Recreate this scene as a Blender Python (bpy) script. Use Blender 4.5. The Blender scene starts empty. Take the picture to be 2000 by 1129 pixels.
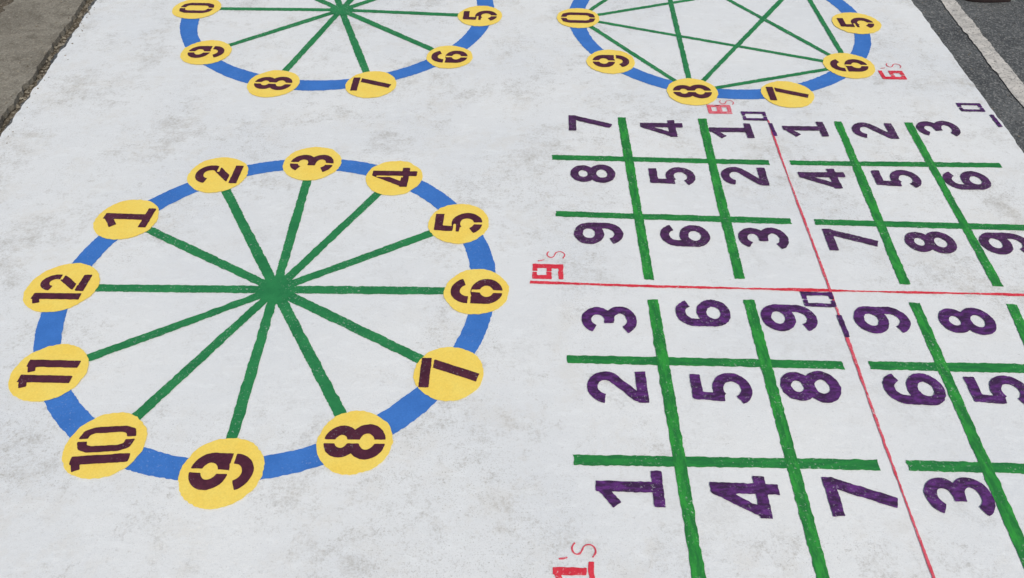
import bpy, math, random
import numpy as np
from mathutils import Vector
random.seed(4); rng=np.random.RandomState(7)
scene=bpy.context.scene
COL=scene.collection
H=2.0; F=1500.0; TH=math.atan(1514/1500.0); S=math.sin(TH); C=math.cos(TH)

def G(px,py):
    """survey: photograph measurement -> metres on the pavement"""
    u=px-1000.0; v=py-564.5
    D=F*S+v*C
    return np.array([H*u/D, H*(F*C-v*S)/D])

# ------------------------------------------------------------------ materials
def lin(c):
    c=c/255.0
    return c/12.92 if c<=0.04045 else ((c+0.055)/1.055)**2.4
K=0.95
def rgb(r,g,b,k=K):
    return (min(lin(r)/k,0.9),min(lin(g)/k,0.9),min(lin(b)/k,0.9),1)

class NT:
    def __init__(s,name):
        s.m=bpy.data.materials.new(name); s.m.use_nodes=True
        s.t=s.m.node_tree; s.t.nodes.clear()
        s.out=s.n('ShaderNodeOutputMaterial'); s.b=s.n('ShaderNodeBsdfPrincipled')
        s.l(s.b.outputs[0],s.out.inputs[0])
        s.pos=s.n('ShaderNodeNewGeometry').outputs['Position']
    def n(s,t): return s.t.nodes.new(t)
    def l(s,a,b): s.t.links.new(a,b)
    def noise(s,scale,detail=3,rough=0.55,stretch=None,off=None,dist=0,rot=0):
        n=s.n('ShaderNodeTexNoise'); n.inputs['Scale'].default_value=scale
        n.inputs['Detail'].default_value=detail; n.inputs['Roughness'].default_value=rough
        n.inputs['Distortion'].default_value=dist
        mp=s.n('ShaderNodeMapping'); s.l(s.pos,mp.inputs[0])
        if stretch: mp.inputs['Scale'].default_value=stretch
        if off: mp.inputs['Location'].default_value=off
        if rot: mp.inputs['Rotation'].default_value=(0,0,rot)
        s.l(mp.outputs[0],n.inputs['Vector'])
        return n.outputs['Fac']
    def ramp(s,fac,a,b,va=0,vb=1,smooth=False):
        m=s.n('ShaderNodeMapRange'); m.clamp=True
        if smooth: m.interpolation_type='SMOOTHSTEP'
        s.l(fac,m.inputs[0])
        for i,x in zip((1,2,3,4),(a,b,va,vb)): m.inputs[i].default_value=x
        return m.outputs[0]
    def math(s,op,a,b=0.5):
        m=s.n('ShaderNodeMath'); m.operation=op
        for i,x in enumerate((a,b)):
            if isinstance(x,(int,float)): m.inputs[i].default_value=x
            else: s.l(x,m.inputs[i])
        return m.outputs[0]
    def mix(s,f,a,b,mode='MIX'):
        m=s.n('ShaderNodeMix'); m.data_type='RGBA'; m.blend_type=mode
        for i,x in ((0,f),(6,a),(7,b)):
            if isinstance(x,(int,float)): m.inputs[i].default_value=x
            elif isinstance(x,tuple): m.inputs[i].default_value=x
            else: s.l(x,m.inputs[i])
        return m.outputs[2]
    def bump(s,h,strength=0.3,dist=0.002):
        b=s.n('ShaderNodeBump'); b.inputs['Strength'].default_value=strength
        b.inputs['Distance'].default_value=dist
        s.l(h,b.inputs['Height']); s.l(b.outputs[0],s.b.inputs['Normal'])
    def done(s,color,rough=0.7,spec=0.3):
        s.l(color,s.b.inputs['Base Color'])
        if isinstance(rough,(int,float)): s.b.inputs['Roughness'].default_value=rough
        else: s.l(rough,s.b.inputs['Roughness'])
        s.b.inputs['Specular IOR Level'].default_value=spec
        return s.m

WHITE=rgb(208,211,214)
def paint(name,c,c2,nscale=14,stretch=(1,1,1),worn=0.35,lo=0.35,hi=0.65,rough=0.6,wth=0.60,rot=0):
    t=NT(name)
    a=t.ramp(t.noise(nscale,4,0.7,stretch=stretch,rot=rot),lo,hi)
    col=t.mix(a,c,c2)
    g=t.noise(170,2,0.7)
    col=t.mix(t.ramp(g,0.3,0.75,0.0,0.26),col,(c[0]*0.55,c[1]*0.55,c[2]*0.55,1))
    big=t.ramp(t.noise(6,3,0.6,off=(3,1,0)),0.42,0.60)
    w=t.math('MULTIPLY',t.ramp(t.noise(120,3,0.75,off=(1,7,0)),wth,wth+0.06,0,1),t.math('MULTIPLY',big,worn))
    col=t.mix(w,col,WHITE)
    t.bump(g,0.35,0.002)
    return t.done(col,rough,0.25)

# white painted pavement
t=NT('white_painted_pavement')
base=t.mix(t.ramp(t.noise(1.3,2,0.5),0.35,0.65),rgb(216,219,221),rgb(209,213,217))
clean=None
nz=t.math('MULTIPLY',t.noise(7,3,0.6),0.5)
for (px,py,rx,ry) in [(540,575,0.60,0.58),(1440,600,0.55,0.75),(1030,600,0.12,0.3),(1800,760,0.5,0.5),(1500,960,0.55,0.14),(1440,60,0.6,0.5)]:
    c=G(px,py)
    mp=t.n('ShaderNodeMapping'); mp.vector_type='POINT'
    mp.inputs['Location'].default_value=(-c[0]/rx,-c[1]/ry,0); mp.inputs['Scale'].default_value=(1/rx,1/ry,0)
    t.l(t.pos,mp.inputs[0])
    ln=t.n('ShaderNodeVectorMath'); ln.operation='LENGTH'; t.l(mp.outputs[0],ln.inputs[0])
    d=t.math('ADD',ln.outputs['Value'],nz)
    m=t.ramp(d,1.05,1.35,1,0,True)
    clean=m if clean is None else t.math('MAXIMUM',clean,m)
dirtamt=t.ramp(clean,0,1,1.0,0.36)
big=t.noise(2.8,4,0.7,dist=0.3)
med=t.noise(22,5,0.8,off=(5,2,0))
fine=t.noise(95,4,0.85,off=(2,9,0))
w1=t.math('ADD',t.math('MULTIPLY',big,1.15),t.math('ADD',t.math('MULTIPLY',med,0.7),t.math('MULTIPLY',fine,0.8)))
wear=t.ramp(w1,1.36,1.66)
col=t.mix(t.math('MULTIPLY',wear,t.math('MULTIPLY',dirtamt,0.75)),base,rgb(168,167,163))
patch=t.ramp(t.noise(1.9,4,0.6,off=(2,12,0)),0.42,0.60,0.35,1)
wear2=t.ramp(t.math('ADD',t.math('MULTIPLY',med,0.9),t.math('MULTIPLY',fine,0.9)),0.96,1.14)
col=t.mix(t.math('MULTIPLY',t.math('MULTIPLY',wear2,patch),t.math('MULTIPLY',dirtamt,0.42)),col,rgb(162,161,157))
warm=t.ramp(t.noise(5.5,4,0.8,off=(9,3,0)),0.50,0.64)
col=t.mix(t.math('MULTIPLY',warm,t.math('MULTIPLY',dirtamt,0.20)),col,rgb(196,191,181))
st=t.ramp(t.noise(9,5,0.8,stretch=(1,2.6,1),off=(4,4,0),rot=0.5,dist=0.4),0.53,0.62)
col=t.mix(t.math('MULTIPLY',st,0.40),col,rgb(222,226,229))
pit=t.ramp(t.noise(200,2,0.8),0.59,0.69)
col=t.mix(t.math('MULTIPLY',t.math('MULTIPLY',pit,patch),t.math('MULTIPLY',dirtamt,0.66)),col,rgb(126,125,122))
hl=t.math('ABSOLUTE',t.math('SUBTRACT',t.noise(5,3,0.5,stretch=(1,3.5,1),rot=-0.35,off=(6,1,0)),0.5))
hm=t.math('MULTIPLY',t.ramp(hl,0.0,0.0022,1,0),t.ramp(med,0.52,0.6,0,0.45))
col=t.mix(hm,col,rgb(150,149,147))
hgt=t.math('ADD',fine,t.math('MULTIPLY',t.noise(18,3,0.6),1.2))
t.bump(hgt,0.5,0.003)
M_WHITE=t.done(col,0.62,0.25)

M_GREEN=paint('green_wheel_paint',rgb(34,114,68),rgb(46,132,78),10,worn=0.45)
M_GREENV=paint('green_grid_paint_lengthwise',rgb(34,114,54),rgb(48,148,58),16,(3.0,0.7,1),worn=0.45,lo=0.42,hi=0.6)
M_GREENH=paint('green_grid_paint_crosswise',rgb(32,112,58),rgb(42,134,62),16,(0.7,3.0,1),worn=0.45,lo=0.42,hi=0.6)
M_BLUE=paint('blue_ring_paint',rgb(56,110,186),rgb(64,120,198),8,worn=0.15)
M_YEL=paint('yellow_disc_paint',rgb(237,205,92),rgb(243,213,106),9,worn=0.12,wth=0.66)
M_MAR=paint('maroon_numeral_paint',rgb(66,28,46),rgb(86,40,58),22,worn=0.2)
M_PUR=paint('purple_numeral_paint',rgb(58,32,70),rgb(98,48,122),24,(1,2.6,1),worn=0.35,lo=0.42,hi=0.62,wth=0.60,rot=0.3)
M_PURD=paint('dark_purple_numeral_paint',rgb(60,36,66),rgb(88,48,98),24,(1,2.2,1),worn=0.4,lo=0.42,hi=0.62,wth=0.60,rot=-0.3)
M_RED=paint('red_paint',rgb(200,42,60),rgb(220,64,80),14,worn=0.6,wth=0.58)
M_REDP=paint('thin_pinkish_red_paint',rgb(200,62,80),rgb(218,96,112),20,worn=0.7,wth=0.56)
M_REDF=paint('faint_red_paint',rgb(206,74,90),rgb(220,120,132),30,worn=0.8,wth=0.52)

def asphalt(name,dark,light,chip,amt=0.45,sc=190,hgt=0.5):
    t=NT(name)
    c=t.mix(t.ramp(t.noise(3,4,0.7),0.35,0.65),dark,light)
    v=t.n('ShaderNodeTexVoronoi'); v.inputs['Scale'].default_value=sc; t.l(t.pos,v.inputs['Vector'])
    sp=t.n('ShaderNodeSeparateColor'); t.l(v.outputs['Color'],sp.inputs[0])
    c=t.mix(t.ramp(sp.outputs[0],0.62,1.0,0,amt),c,chip)
    c=t.mix(t.ramp(sp.outputs[1],0.7,1.0,0,amt),c,(0.02,0.02,0.02,1))
    n2=t.noise(26,4,0.75)
    c=t.mix(t.ramp(n2,0.54,0.7,0,0.35),c,chip)
    t.bump(t.math('ADD',v.outputs['Distance'],n2),hgt,0.004)
    return t.done(c,0.88,0.2)
M_ASPH=asphalt('asphalt',rgb(68,71,74),rgb(90,93,95),rgb(142,143,142),0.65,150,0.7)
M_DIRT=asphalt('gravelly_dirt',rgb(70,64,56),rgb(96,88,76),rgb(130,122,110),0.55,120,0.8)
t=NT('weathered_concrete')
n1=t.noise(90,3,0.8)
c=t.mix(t.ramp(t.noise(3,4,0.7),0.38,0.62),rgb(118,114,105),rgb(140,136,126))
c=t.mix(t.ramp(t.noise(14,5,0.75,off=(3,3,0)),0.47,0.62,0,0.65),c,rgb(96,91,82))
c=t.mix(t.ramp(n1,0.50,0.66,0,0.6),c,rgb(84,80,72))
c=t.mix(t.ramp(t.noise(70,3,0.8,off=(5,3,0)),0.54,0.66,0,0.55),c,rgb(172,167,156))
t.bump(n1,0.8,0.005)
M_CONC=t.done(c,0.9,0.15)
t=NT('worn_road_line_paint')
c=t.mix(t.ramp(t.noise(12,4,0.7),0.4,0.65),rgb(196,193,188),rgb(170,168,164))
c=t.mix(t.ramp(t.noise(60,4,0.8),0.53,0.61,0,0.85),c,rgb(104,104,104))
sx=t.n('ShaderNodeSeparateXYZ'); t.l(t.pos,sx.inputs[0])
yy=t.math('ADD',t.math('MULTIPLY',sx.outputs[1],4.2),t.math('MULTIPLY',t.noise(8,3,0.6),0.9))
jt=t.ramp(t.math('FRACT',yy,0),0.0,0.045,0.75,0)
c=t.mix(jt,c,rgb(104,102,100))
t.bump(t.noise(90,3,0.8),0.6,0.004)
M_RLINE=t.done(c,0.75,0.2)
t=NT('stone'); M_STONE=t.done(t.mix(t.ramp(t.noise(30,3,0.6),0.35,0.65),rgb(92,86,76),rgb(146,140,128)),0.9,0.15)
t=NT('black_leather'); t.bump(t.noise(120,4,0.6),0.3,0.001); M_LEATH=t.done(t.mix(t.noise(20,3),(0.012,0.012,0.014,1),(0.03,0.028,0.03,1)),0.45,0.5)
t=NT('rubber_sole'); t.bump(t.noise(90,4,0.6),0.3,0.001); M_SOLE=t.done(t.mix(t.noise(30,3),(0.05,0.03,0.03,1),(0.025,0.02,0.022,1)),0.8,0.2)
t=NT('lace'); M_LACE=t.done(t.mix(t.noise(200,2),(0.03,0.03,0.03,1),(0.06,0.06,0.06,1)),0.8,0.2)

# ------------------------------------------------------------------ mesh helpers
def obj(name,verts,faces,mat,parent=None,loc=(0,0,0),**props):
    me=bpy.data.meshes.new(name); me.from_pydata([tuple(map(float,v)) for v in verts],[],faces); me.update()
    if mat: me.materials.append(mat)
    o=bpy.data.objects.new(name,me); COL.objects.link(o); o.location=loc
    if parent is not None: o.parent=parent
    for k,v in props.items(): o[k]=v
    return o
def empty(name,loc,**props):
    o=bpy.data.objects.new(name,None); COL.objects.link(o); o.location=loc; o.empty_display_size=0.05
    for k,v in props.items(): o[k]=v
    return o

class Wob:
    def __init__(s,amp,fs=(25,260),n=14):
        s.k=[]
        for i in range(n):
            f=math.exp(rng.uniform(math.log(fs[0]),math.log(fs[1]))); a=rng.uniform(0,6.283)
            s.k.append((f*math.cos(a),f*math.sin(a),rng.uniform(0,6.283)))
        s.a=amp*math.sqrt(2.0/n)
    def __call__(s,x,y):
        r=0
        for kx,ky,p in s.k: r=r+np.sin(kx*x+ky*y+p)
        return r*s.a

def ribbon(pts,width,amp=0.0009,closed=False,endamp=0.0022,widthvar=0.045,step=0.006,wander=0.0006):
    """painted band along pts with brushed, slightly uneven edges"""
    P=[np.array(p,float) for p in pts]
    if closed: P=P+[P[0]]
    out=[]
    for a,b in zip(P[:-1],P[1:]):
        n=max(1,int(np.linalg.norm(b-a)/step))
        for i in range(n): out.append(a+(b-a)*i/n)
    if not closed: out.append(P[-1])
    n=len(out); w1=Wob(amp,(60,600)); w2=Wob(amp,(60,600)); wv=Wob(width*widthvar/2,(4,20),6); wc=Wob(wander,(2,8),5)
    V=[];Fc=[]; M=5
    for i,p in enumerate(out):
        a=out[(i-1)%n] if (closed or i>0) else out[i]; b=out[(i+1)%n] if (closed or i<n-1) else out[i]
        tt=b-a; tt=tt/np.linalg.norm(tt); nn_=np.array([-tt[1],tt[0]])
        c=wc(p[0],p[1]); hw=width/2+wv(p[0],p[1])
        L=hw+w1(p[0],p[1]); R=hw+w2(p[0],p[1])
        for j in range(M):
            s=-R+(L+R)*j/(M-1)
            q=p+nn_*(s+c)
            if not closed and i in (0,n-1): q=q+tt*rng.uniform(-1,1)*endamp
            V.append((q[0],q[1],0))
    nr=n if closed else n-1
    for i in range(nr):
        k=(i+1)%n
        for j in range(M-1):
            Fc.append((i*M+j,k*M+j,k*M+j+1,i*M+j+1))
    return V,Fc

def blob(cx,cy,rx,ry,amp=0.0011,n=190,low=0.02):
    w=Wob(amp,(40,400)); V=[(cx,cy,0)]; ph=rng.uniform(0,6.28,3)
    for i in range(n):
        a=2*math.pi*i/n
        k=1+low*(math.sin(2*a+ph[0])*0.5+math.sin(3*a+ph[1])*0.35+math.sin(5*a+ph[2])*0.25)
        x=cx+rx*k*math.cos(a); y=cy+ry*k*math.sin(a); d=w(x,y)
        V.append((x+d*math.cos(a),y+d*math.sin(a),0))
    return V,[(0,1+i,1+(i+1)%n) for i in range(n)]

# ------------------------------------------------------------------ stencil glyphs
def arc(cx,cy,rx,ry,a0,a1,n=22):
    return [(cx+rx*math.cos(math.radians(a0+(a1-a0)*i/n)),cy+ry*math.sin(math.radians(a0+(a1-a0)*i/n))) for i in range(n+1)]
hw=0.088
def RC(x0,y0,x1,y1): return ((x0,y0,x1,y1),'rect',True)
def GL(ch):
    s=[];cut=[]
    if ch=='0':
        s=[([(.09,.25),(.15,.12),(.27,.085),(.39,.085),(.51,.12),(.57,.25),(.57,.75),(.51,.88),(.39,.915),(.27,.915),(.15,.88),(.09,.75)],.080,True)]; cut=[(.295,-.1,.365,1.1)]
    elif ch=='1':
        s=[([(.40,0),(.40,1)],hw,False),([(.40,.93),(.10,.70)],hw*.85,False),([(.08,.08),(.68,.08)],.082,False)]; cut=[(.0,.165,.30,.2)]
    elif ch=='n1':   # plain narrow stencil one
        s=[([(.36,0),(.36,1)],.102,False),([(.36,.93),(.12,.84)],.07,False)]; cut=[]
    elif ch=='n2':
        s=[(arc(.33,.70,.22,.21,172,-36)+[(.15,.22),(.12,.12)],.092,False),([(.02,.088),(.65,.088)],.088,False)]; cut=[(.0,.195,.42,.24),(.45,.58,.8,.635)]
    elif ch=='2':
        s=[(arc(.33,.68,.23,.228,172,-32)+[(.13,.18),(.11,.10)],hw,False),([(.02,.088),(.65,.088)],.088,False)]; cut=[(.0,.178,.42,.232),(.42,.495,.8,.55)]
    elif ch=='3':
        s=[(arc(.32,.705,.215,.202,160,-90)+[(.24,.503)],hw,False),([(.24,.503)]+arc(.32,.30,.24,.203,90,-160),hw,False)]; cut=[(.28,.62,.345,1.1),(.28,-.1,.345,.38)]
    elif ch=='4':
        s=[([(.47,0),(.47,1)],hw,False),([(.44,.95),(.08,.28)],hw*.85,False),([(.0,.26),(.68,.26)],.085,False)]; cut=[(.335,.30,.385,.9)]
    elif ch=='5':
        s=[([(.10,.91),(.60,.91)],.088,False),([(.17,.98),(.14,.47)],hw*.9,False),(arc(.32,.325,.24,.235,130,-155),hw,False)]; cut=[(-.1,.545,.3,.605),(.295,-.1,.355,.25)]
    elif ch=='6':
        s=[(arc(.33,.31,.235,.215,0,360,30),hw,True),(arc(.33,.66,.235,.247,22,180)+[(.095,.31)],hw,False)]; cut=[(.295,-.1,.365,.6),(-.1,.595,.23,.65)]
    elif ch=='9':
        a,b=GL('6')
        return [([(.66-x,1-y) for x,y in p],w,c) for p,w,c in a],[(.295,.4,.365,1.1),(.43,.35,.8,.405)]
    elif ch=='7':
        s=[([(.02,.91),(.65,.91)],.088,False),([(.57,.90),(.24,0)],hw,False)]; cut=[(.44,.78,.8,.82)]
    elif ch=='8':
        s=[(arc(.33,.715,.205,.19,0,360,28),hw,True),(arc(.33,.305,.235,.21,0,360,28),hw,True)]; cut=[(.295,-.1,.365,1.1)]
    # angular stencil set
    elif ch=='b0':
        s=[RC(.0,.0,.15,1),RC(.47,0,.62,1),RC(0,.0,.62,.14),RC(0,.86,.62,1)]; cut=[(.28,-.1,.32,1.1)]
    elif ch=='b9':
        s=[RC(0,.84,.66,1),RC(0,.38,.17,1),RC(0,.38,.66,.54),RC(.47,0,.66,1),RC(0,0,.66,.16)]; cut=[(.31,.3,.345,1.1)]
    elif ch=='b6':
        s=[RC(0,.84,.66,1),RC(0,0,.19,1),RC(0,.43,.66,.59),RC(.47,0,.66,.59),RC(0,0,.66,.17)]; cut=[(.31,-.1,.345,.7)]
    elif ch=='b8':
        s=[RC(0,0,.18,1),RC(.48,0,.66,1),RC(0,0,.66,.17),RC(0,.83,.66,1),RC(0,.39,.66,.61)]; cut=[]
    elif ch=='b1':
        s=[RC(.21,0,.39,1),([(.28,.93),(.06,.80)],.065,False),RC(.06,0,.54,.13)]; cut=[(-.1,.15,.8,.185)]
    elif ch=="'s":
        s=[([(.07,1.02),(.09,.92),(.14,.80)],.022,False),(arc(.43,.57,.17,.13,30,262,14)+arc(.40,.26,.18,.17,82,-128,14)+[(.22,.16)],.022,False)]
    return s,cut

def sdf(strokes,cuts,X,Y):
    D=np.full(X.shape,9.0)
    for pts,w,closed in strokes:
        if w=='rect':
            x0,y0,x1,y1=pts
            D=np.minimum(D,np.maximum(np.maximum(x0-X,X-x1),np.maximum(y0-Y,Y-y1))); continue
        P=[np.array(p) for p in pts]
        if closed and np.linalg.norm(P[0]-P[-1])>1e-6: P.append(P[0])
        seg=list(zip(P[:-1],P[1:])); L=[np.linalg.norm(b-a) for a,b in seg]; tot=sum(L); acc=0
        t0=(P[0]-P[1])/np.linalg.norm(P[0]-P[1]); t1=(P[-1]-P[-2])/max(1e-9,np.linalg.norm(P[-1]-P[-2]))
        for (a,b),l in zip(seg,L):
            if l<1e-9: continue
            d=b-a; h=np.clip(((X-a[0])*d[0]+(Y-a[1])*d[1])/(l*l),0,1)
            q=np.hypot(X-a[0]-d[0]*h,Y-a[1]-d[1]*h)-w
            if not closed:
                if acc<w*1.3: q=np.maximum(q,(X-P[0][0])*t0[0]+(Y-P[0][1])*t0[1])
                if tot-acc-l<w*1.3: q=np.maximum(q,(X-P[-1][0])*t1[0]+(Y-P[-1][1])*t1[1])
            D=np.minimum(D,q); acc+=l
    for x0,y0,x1,y1 in cuts:
        c=np.maximum(np.maximum(x0-X,X-x1),np.maximum(y0-Y,Y-y1))
        D=np.maximum(D,-c)
    return D

def glyph_mesh(parts,cell=0.0030,amp=0.0009):
    """parts: (char, x offset m, y offset m, x scale m, height m, stencil?) in text space, centred; up of the text = -X of the court"""
    V=[];Fc=[]
    for ch,ox,oy,sx,sy,st in parts:
        s,cut=GL(ch)
        if not st: cut=[]
        w=0.66
        cl=cell*0.7 if ch=="'s" else cell
        x0,x1=-0.08*sx,(w+0.1)*sx; y0,y1=-0.08*sy,1.1*sy
        nx=int((x1-x0)/cl)+2; ny=int((y1-y0)/cl)+2
        xs=x0+np.arange(nx)*cl; ys=y0+np.arange(ny)*cl
        X,Y=np.meshgrid(xs,ys,indexing='ij')
        D=sdf(s,cut,X/sx,Y/sy)*min(sx,sy)+Wob(amp,(60,500))(X,Y)
        vid={}
        def vert(key,x,y):
            if key not in vid:
                vid[key]=len(V); tx=x-w*sx/2+ox; ty=y-sy/2+oy
                V.append((-ty,tx,0))
            return vid[key]
        ins=D<0
        for i in range(nx-1):
            for j in range(ny-1):
                c4=((i,j),(i+1,j),(i+1,j+1),(i,j+1))
                m=[ins[c] for c in c4]
                if not any(m): continue
                poly=[]
                for k in range(4):
                    a=c4[k]; b=c4[(k+1)%4]
                    if m[k]: poly.append(vert(a,xs[a[0]],ys[a[1]]))
                    if m[k]!=m[(k+1)%4]:
                        f=D[a]/(D[a]-D[b]); key=(a,b) if a<b else (b,a)
                        poly.append(vert(key,xs[a[0]]+(xs[b[0]]-xs[a[0]])*f,ys[a[1]]+(ys[b[1]]-ys[a[1]])*f))
                poly=list(dict.fromkeys(poly))
                if len(poly)>=3: Fc.append(tuple(poly))
    return V,Fc
PAIRS={ # two-digit nodes: (glyph, x offset, x scale)
 '12':[('n1',-0.052,0.150),('n2',0.022,0.135)],
 '11':[('n1',-0.034,0.150),('n1',0.030,0.150)],
 '10':[('n1',-0.056,0.150),('0',0.020,0.145)]}
def glyph(name,text,pos,z,mat,parent,rot=-2.0,hgt=0.194,wid=None,stencil=False,amp=0.0007,**props):
    wid=wid or hgt
    if text in PAIRS:
        parts=[(g,ox,0,sx,hgt*0.90,stencil) for g,ox,sx in PAIRS[text]]
    else: parts=[(text,0,0,wid,hgt,stencil)]
    V,Fc=glyph_mesh(parts,amp=amp)
    o=obj(name,V,Fc,mat,parent,(0,0,0),**props)
    o.rotation_euler=(0,0,math.radians(rot))
    return o

def wpos(o,x,y,z):
    """place o at court position, whatever its (unrotated) parents"""
    ox=oy=oz=0; p=o.parent
    while p is not None:
        ox+=p.location[0]; oy+=p.location[1]; oz+=p.location[2]; p=p.parent
    o.location=(x-ox,y-oy,z-oz)

Z1,Z2,Z3=0.0016,0.0034,0.0050
# ------------------------------------------------------------------ setting
def sheet(name,x0,x1,y0,y1,z,mat,**p):
    return obj(name,[(x0,y0,z),(x1,y0,z),(x1,y1,z),(x0,y1,z)],[(0,1,2,3)],mat,kind='structure',**p)
sheet('ground',-150,150,-150,150,-0.030,M_DIRT,label='brown gravelly dirt ground around the court')

def edgestrip(name,left,right,z,mat,ampL,ampR,fsL=(15,200),fsR=(15,200),step=0.008,thick=0.0,**p):
    y0=-8.0;y1=16.0
    V=[];Fc=[]
    dense=np.arange(0.8,6.0,step); ys=np.concatenate([np.linspace(y0,0.79,20),dense,np.linspace(6.01,y1,20)])
    wl=Wob(ampL,fsL,18); wr=Wob(ampR,fsR,18)
    for y in ys:
        xl=left(y)+wl(0.3,y); xr=right(y)+wr(1.3,y)
        V+= [(xl,y,z),(xr,y,z)]
        if thick: V+=[(xl,y,z-thick),(xr,y,z-thick)]
    m=4 if thick else 2
    for i in range(len(ys)-1):
        a=i*m;b=a+m
        Fc.append((a,a+1,b+1,b))
        if thick:
            Fc.append((a,b,b+2,a+2)); Fc.append((a+1,a+3,b+3,b+1))
    return obj(name,V,Fc,mat,kind='structure',**p)
def lineX(pa,pb):
    a=G(*pa);b=G(*pb); k=(b[0]-a[0])/(b[1]-a[1])
    return lambda y: a[0]+k*(min(max(y,-1.5),6.5)-a[1])
Lx=lineX((0,272),(188,0)); Rx=lineX((2000,298),(1780,0))
edgestrip('road',lambda y:Lx(y)-0.014,lambda y:9.0,-0.005,M_ASPH,0.006,0.01,fsL=(8,120),thick=0.02,label='grey asphalt road with worn edge')
edgestrip('painted_pavement',Lx,Rx,0.0,M_WHITE,0.0042,0.002,fsL=(6,160),label='white painted pavement with grey scuffs')
SLx=lineX((0,236),(163,0)); 
edgestrip('sidewalk',lambda y:SLx(y)-0.42,lambda y:SLx(y),0.0,M_CONC,0.012,0.006,fsR=(6,200),thick=0.025,label='weathered grey concrete strip beside the court')
RL=lineX((2000,210),(1836,0))
edgestrip('road_marking',RL,lambda y:RL(y)+0.088,0.0,M_RLINE,0.003,0.003,fsL=(10,300),fsR=(10,300),label='worn white line along the asphalt road')

# gravel (uncountable)
def gravel():
    V=[];Fc=[]
    def stone(x,y,z,r):
        b=len(V)
        ax=[r*rng.uniform(.7,1.3) for _ in range(3)]; th=rng.uniform(0,6.28)
        base=[(1,0,0),(-1,0,0),(0,1,0),(0,-1,0),(0,0,.7),(0,0,-.6)]
        for p in base:
            q=(p[0]*ax[0]*rng.uniform(.8,1.2),p[1]*ax[1]*rng.uniform(.8,1.2),p[2]*ax[2])
            V.append((x+q[0]*math.cos(th)-q[1]*math.sin(th),y+q[0]*math.sin(th)+q[1]*math.cos(th),z+q[2]))
        for f in ((0,2,4),(2,1,4),(1,3,4),(3,0,4),(2,0,5),(1,2,5),(3,1,5),(0,3,5)): Fc.append(tuple(b+i for i in f))
    for i in range(2600):
        y=rng.uniform(2.2,5.2); r=abs(rng.normal(0.002,0.0018))+0.0012
        u=rng.rand()
        if u<0.5:
            a,b=SLx(y)-0.005,Lx(y)-0.008; x=rng.uniform(min(a,b),max(a,b)); z=-0.028
            r*=1.6
        elif u<0.53: x=Lx(y)+abs(rng.normal(0,0.03)); z=0.0
        elif u<0.78: x=SLx(y)-0.42-abs(rng.normal(0,0.25)); z=-0.028; r*=1.7
        elif u<0.92: x=SLx(y)-abs(rng.normal(0,0.12)); z=0.0
        else: x=Rx(y)+abs(rng.normal(0.0,0.4)); z=-0.005; r*=0.8
        stone(x,y,z+r*0.3,r)
    return obj('gravel',V,Fc,M_STONE,kind='stuff',label='small loose stones along the pavement edge')
gravel()

# ------------------------------------------------------------------ number circles
def fitc(P):
    A=np.array([[2*x,2*y,1] for x,y in P]); b=np.array([x*x+y*y for x,y in P])
    s=np.linalg.lstsq(A,b,rcond=None)[0]; return s[0],s[1],math.sqrt(s[2]+s[0]**2+s[1]**2)
def wheel(label,discs,hub,ringw,spokes=True,chords=None,rot=-2,ring=None):
    P=[d[1] for d in discs]
    cx,cy,r=fitc(P)
    r*=0.99
    if ring: cx,cy,r=ring
    root=empty('painted_number_circle',(cx,cy,0),label=label,category='painted number circle',group='number circles painted on the pavement')
    ringpts=[(r*math.cos(2*math.pi*i/120),r*math.sin(2*math.pi*i/120)) for i in range(120)]
    V,Fc=ribbon(ringpts,ringw,0.0009,closed=True,wander=0.002); o=obj('ring',V,Fc,M_BLUE,root); wpos(o,cx,cy,Z1)
    if spokes:
        hx,hy=hub
        for k,(txt,p,rad) in enumerate(discs):
            V,Fc=ribbon([(0,0),(p[0]-hx,p[1]-hy)],0.037); o=obj('spoke',V,Fc,M_GREEN,root); wpos(o,hx,hy,Z1+0.0002+0.00009*k)
        V,Fc=blob(0,0,0.068,0.068,0.004,low=0.10); o=obj('hub',V,Fc,M_GREEN,root); wpos(o,hx,hy,Z1+0.0016)
    if chords:
        dd={d[0]:d[1] for d in discs}
        for k,(a,b) in enumerate(chords):
            pa,pb=dd[a],dd[b]
            V,Fc=ribbon([(0,0),(pb[0]-pa[0],pb[1]-pa[1])],0.027); o=obj('chord',V,Fc,M_GREEN,root); wpos(o,pa[0],pa[1],Z1+0.0002+0.00012*k)
    for txt,p,rad in discs:
        V,Fc=blob(0,0,rad,rad*0.99); o=obj('number_disc',V,Fc,M_YEL,root); wpos(o,p[0],p[1],Z2)
        rr=rot+rng.uniform(-1.5,1.5)
        if txt=='10': rr=4
        g=glyph('numeral',txt,p,Z3,M_MAR,o,rot=rr,hgt=0.192,wid=0.197,stencil=True,amp=0.0004); wpos(g,p[0],p[1],Z3)
def R(px,py,w): # radius from photographed width
    return H*w/2/(F*S+(py-564.5)*C)
W1=[('12',122,562,137),('1',248,429,122),('2',426,342,115),('3',610,320,112),('4',770,348,111),('5',896,437,119),('6',931,570,126),('7',877,730,136),('8',693,864,148),('9',433,923,161),('10',206,870,154),('11',97,728,145)]
wheel('twelve-number blue circle with green spokes and yellow discs',[(a,G(x,y),R(x,y,w)) for a,x,y,w in W1],G(539,566),0.084,ring=(-0.871,1.984,0.767))
W2=[('0',385,17,92),('9',403,103,97),('8',534,164,101),('7',725,166,100),('6',878,112,90),('5',938,32,87)]
d2=[(a,G(x,y),R(x,y,w)) for a,x,y,w in W2]; hub2=G(667,20)
for a,b in (('1','6'),('2','7'),('3','8'),('4','9')):
    q=[d for d in d2 if d[0]==b][0]; d2.append((a,2*hub2+np.array([0.0,0.02])-q[1],0.125))
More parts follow.
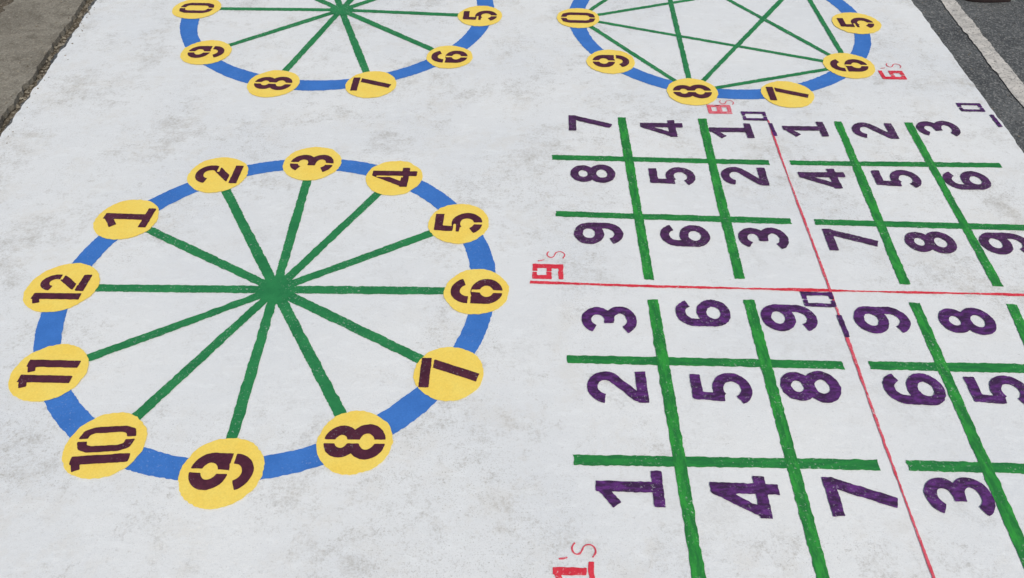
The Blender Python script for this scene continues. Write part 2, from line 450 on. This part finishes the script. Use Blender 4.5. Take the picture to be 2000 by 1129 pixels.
wheel('ten-number blue circle with ten green spokes and yellow discs',d2,hub2,0.092)
W3=[('0',1129,36,84),('9',1193,121,94),('8',1352,180,100),('7',1538,185,100),('6',1658,129,98),('5',1672,46,92)]
d3=[(a,G(x,y),R(x,y,w)) for a,x,y,w in W3]
for a,q in (('1',(.279,2.30)),('2',(.472,2.44)),('3',(.703,2.43)),('4',(.870,2.30))): d3.append((a,H*np.array(q),0.125))
wheel('ten-number blue circle crossed by a green star',d3,None,0.086,spokes=False,chords=[('0','8'),('0','6'),('0','4'),('0','2'),('2','8'),('4','8'),('6','8'),('2','6'),('4','6'),('2','4')])

# ------------------------------------------------------------------ number grids
def grid(label,vl,hl,nums,mat):
    pts=[G(*n[1:3]) for n in nums]; c=np.mean(pts,axis=0)
    root=empty('painted_number_grid',(c[0],c[1],0),label=label,category='painted number grid',group='number grids painted on the pavement')
    for i,(a,b) in enumerate(vl):
        A=G(*a);B=G(*b); V,Fc=ribbon([(0,0),B-A],0.038); o=obj('grid_line',V,Fc,M_GREENV,root); wpos(o,A[0],A[1],Z1+0.0004)
    for i,(a,b) in enumerate(hl):
        A=G(*a);B=G(*b); V,Fc=ribbon([(0,0),B-A],0.036); o=obj('grid_line',V,Fc,M_GREENH,root); wpos(o,A[0],A[1],Z1)
    for n in nums:
        ch,x,y=n[:3]; p=G(x,y)
        g=glyph('numeral',ch,p,Z2,mat,root,rot=-2+rng.uniform(-1.5,1.5),hgt=0.196,wid=0.200); wpos(g,p[0],p[1],Z2)
grid('three by three number grid counting by sevens across',[((1214,230),(1268,547)),((1371,232),(1445,545))],[((1078,308),(1502,318)),((1086,418),(1545,433))],
 [('7',1152,242),('4',1293,252),('1',1428,258),('8',1158,340),('5',1313,345),('2',1453,345),('9',1169,457),('6',1338,461),('3',1491,466)],M_PURD)
grid('three by three number grid counting one two three',[((1636,238),(1768,556)),((1773,240),(1950,560))],[((1543,318),(1955,324)),((1591,434),(2040,446))],
 [('1',1572,255),('2',1706,256),('3',1832,252),('4',1608,350),('5',1752,350),('6',1888,353),('7',1662,470),('8',1817,474),('9',1964,477)],M_PURD)
grid('three by three number grid counting three six nine',[((1275,586),(1386,1250)),((1462,586),(1640,1250))],[((1108,702),(1647,714)),((1120,899),(1716,909))],
 [('3',1190,625),('6',1373,612),('9',1541,622),('2',1205,757),('5',1409,759),('8',1583,756),('1',1230,960),('4',1457,972),('7',1682,972)],M_PUR)
grid('three by three number grid counting nine eight seven',[((1786,592),(2075,1250)),((1975,595),(2110,900))],[((1698,714),(2130,723)),((1772,909),(2200,921))],
 [('9',1722,626),('8',1888,628),('6',1785,760),('5',1952,764),('3',1873,970)],M_PUR)

# red lines
for lab,a,b,w,mt in (('thin red line crossing between the number grids',(1035,553),(2120,580),0.0120,M_RED),('thin red line running lengthwise between number grids',(1500,236),(1868,1258),0.0072,M_REDP)):
    A=G(*a);B=G(*b)
    V,Fc=ribbon([(0,0),B-A],w,0.0007,widthvar=0.3,wander=0.0015)
    o=obj('painted_line',V,Fc,mt,None,label=lab,category='painted line'); o.location=(A[0],A[1],Z1+0.0010 if w>0.01 else Z1+0.0014)

# red labels
def redlabel(ch,num,spos,mat,hgt,lab):
    p=G(*num); root=empty('painted_label',(p[0],p[1],0),label=lab,category='painted label',group='red counting labels')
    g=glyph('numeral',ch,p,Z1,mat,root,hgt=hgt,wid=hgt*1.06,stencil=True,amp=0.0006); wpos(g,p[0],p[1],Z1+0.0004)
    q=G(*spos); g=glyph('lettering',"'s",q,Z1,M_REDF if mat is M_REDF else M_REDP,root,hgt=hgt*0.95,wid=hgt*0.9,rot=-2+rng.uniform(-6,6),amp=0.0004); wpos(g,q[0],q[1],Z1+0.0004)
redlabel('b6',(1743,147),(1741,130),M_RED,0.122,"red stencilled 6's beside the star circle")
redlabel('b8',(1405,214),(1415,202),M_REDF,0.112,"faded red 8's below the star circle")
redlabel('b9',(1070,531),(1080,501),M_RED,0.116,"red stencilled 9's beside the crossing line")
redlabel('b1',(1120,1114),(1132,1079),M_RED,0.112,"red stencilled 1's on white pavement")
# small purple 10s
for z,b in (((1473,227),(1509,254)),((1598,585),(1646,638)),((1895,210),(1945,237))):
    p=G(*z); root=empty('painted_numeral',(p[0],p[1],0),label='small dark purple stencilled 10 beside a grid corner',category='painted numeral',group='small stencilled tens')
    g=glyph('numeral','b0',p,Z1,M_PUR,root,hgt=0.114,wid=0.120,stencil=True,amp=0.0006); wpos(g,p[0],p[1],Z2)
    q=G(*b); V,Fc=ribbon([(0,-0.052),(0,0.052)],0.018,0.0007); o=obj('numeral',V,Fc,M_PUR,root); wpos(o,q[0],q[1],Z2+0.0003)

# ------------------------------------------------------------------ shoe on the asphalt
def loft(name,rings,mat,parent):
    V=[];Fc=[];n=len(rings[0])
    for r in rings: V+=r
    for i in range(len(rings)-1):
        for j in range(n):
            k=(j+1)%n; Fc.append((i*n+j,i*n+k,(i+1)*n+k,(i+1)*n+j))
    Fc.append(tuple(range(n))[::-1]); Fc.append(tuple((len(rings)-1)*n+j for j in range(n)))
    o=obj(name,V,Fc,mat,parent)
    for p in o.data.polygons: p.use_smooth=True
    return o
def outline(s,z,x0=-0.135,x1=0.135,wmul=1.0,n=40):
    pts=[]
    for i in range(n):
        a=2*math.pi*i/n; x=math.cos(a); xx=(x0+x1)/2+(x1-x0)/2*x
        w=(0.036+0.014*math.sin((x+0.35)*1.35))*wmul
        y=math.copysign(abs(math.sin(a))**0.75,math.sin(a))*w+0.006*max(0,x)
        pts.append((xx,y,z))
    return pts
shoe=empty('shoe',(2.78,4.375,-0.005),label='black lace-up shoe standing on the asphalt road',category='shoe')
loft('sole',[outline(1,0.0,wmul=.95),outline(1,0.004),outline(1,0.022),outline(1,0.026,wmul=.96)],M_SOLE,shoe)
loft('upper',[outline(1,0.026,-.128,.128,.93),outline(1,0.045,-.127,.124,.95),outline(1,0.062,-.124,.09,.86),outline(1,0.078,-.122,.035,.72),outline(1,0.10,-.12,-.01,.60),outline(1,0.104,-.11,-.02,.48)],M_LEATH,shoe)
for i in range(4):
    x=0.075-0.022*i; zz=0.064+0.011*i
    V,Fc=ribbon([(0,-0.024),(0,0.024)],0.006,0.0002,endamp=0.0002,wander=0)
    V=[(v[0],v[1],0.006*math.cos(v[1]*45)) for v in V]
    o=obj('lace',V,Fc,M_LACE,shoe); o.location=(x,0.003,zz)
shoe.rotation_euler=(0,0,math.radians(172))

# ------------------------------------------------------------------ light, sky, camera
w=bpy.data.worlds.new('World'); scene.world=w; w.use_nodes=True
nt=w.node_tree; bg=nt.nodes['Background']; sky=nt.nodes.new('ShaderNodeTexSky'); sky.sky_type='NISHITA'; sky.sun_disc=False
sky.sun_elevation=math.radians(55); sky.sun_rotation=math.radians(150); sky.dust_density=4; sky.air_density=1.0
nt.links.new(sky.outputs[0],bg.inputs[0]); bg.inputs[1].default_value=0.106
L=bpy.data.lights.new('sun','SUN'); L.energy=1.95; L.angle=math.radians(14); L.color=(1,0.97,0.83)
so=bpy.data.objects.new('sun',L); COL.objects.link(so)
el=math.radians(55); az=math.radians(150)
d=Vector((math.sin(az)*math.cos(el),math.cos(az)*math.cos(el),math.sin(el)))
so.rotation_euler=d.to_track_quat('Z','Y').to_euler(); so.location=(0,0,10)
cam=bpy.data.cameras.new('camera'); cam.lens=36*F/2000; cam.sensor_width=36; cam.clip_start=0.05; cam.clip_end=500
co=bpy.data.objects.new('camera',cam); COL.objects.link(co); co.location=(0,0,H); co.rotation_euler=(math.pi/2-TH,0,0)
scene.camera=co
scene.view_settings.view_transform='Standard'; scene.view_settings.look='None'; scene.view_settings.exposure=0
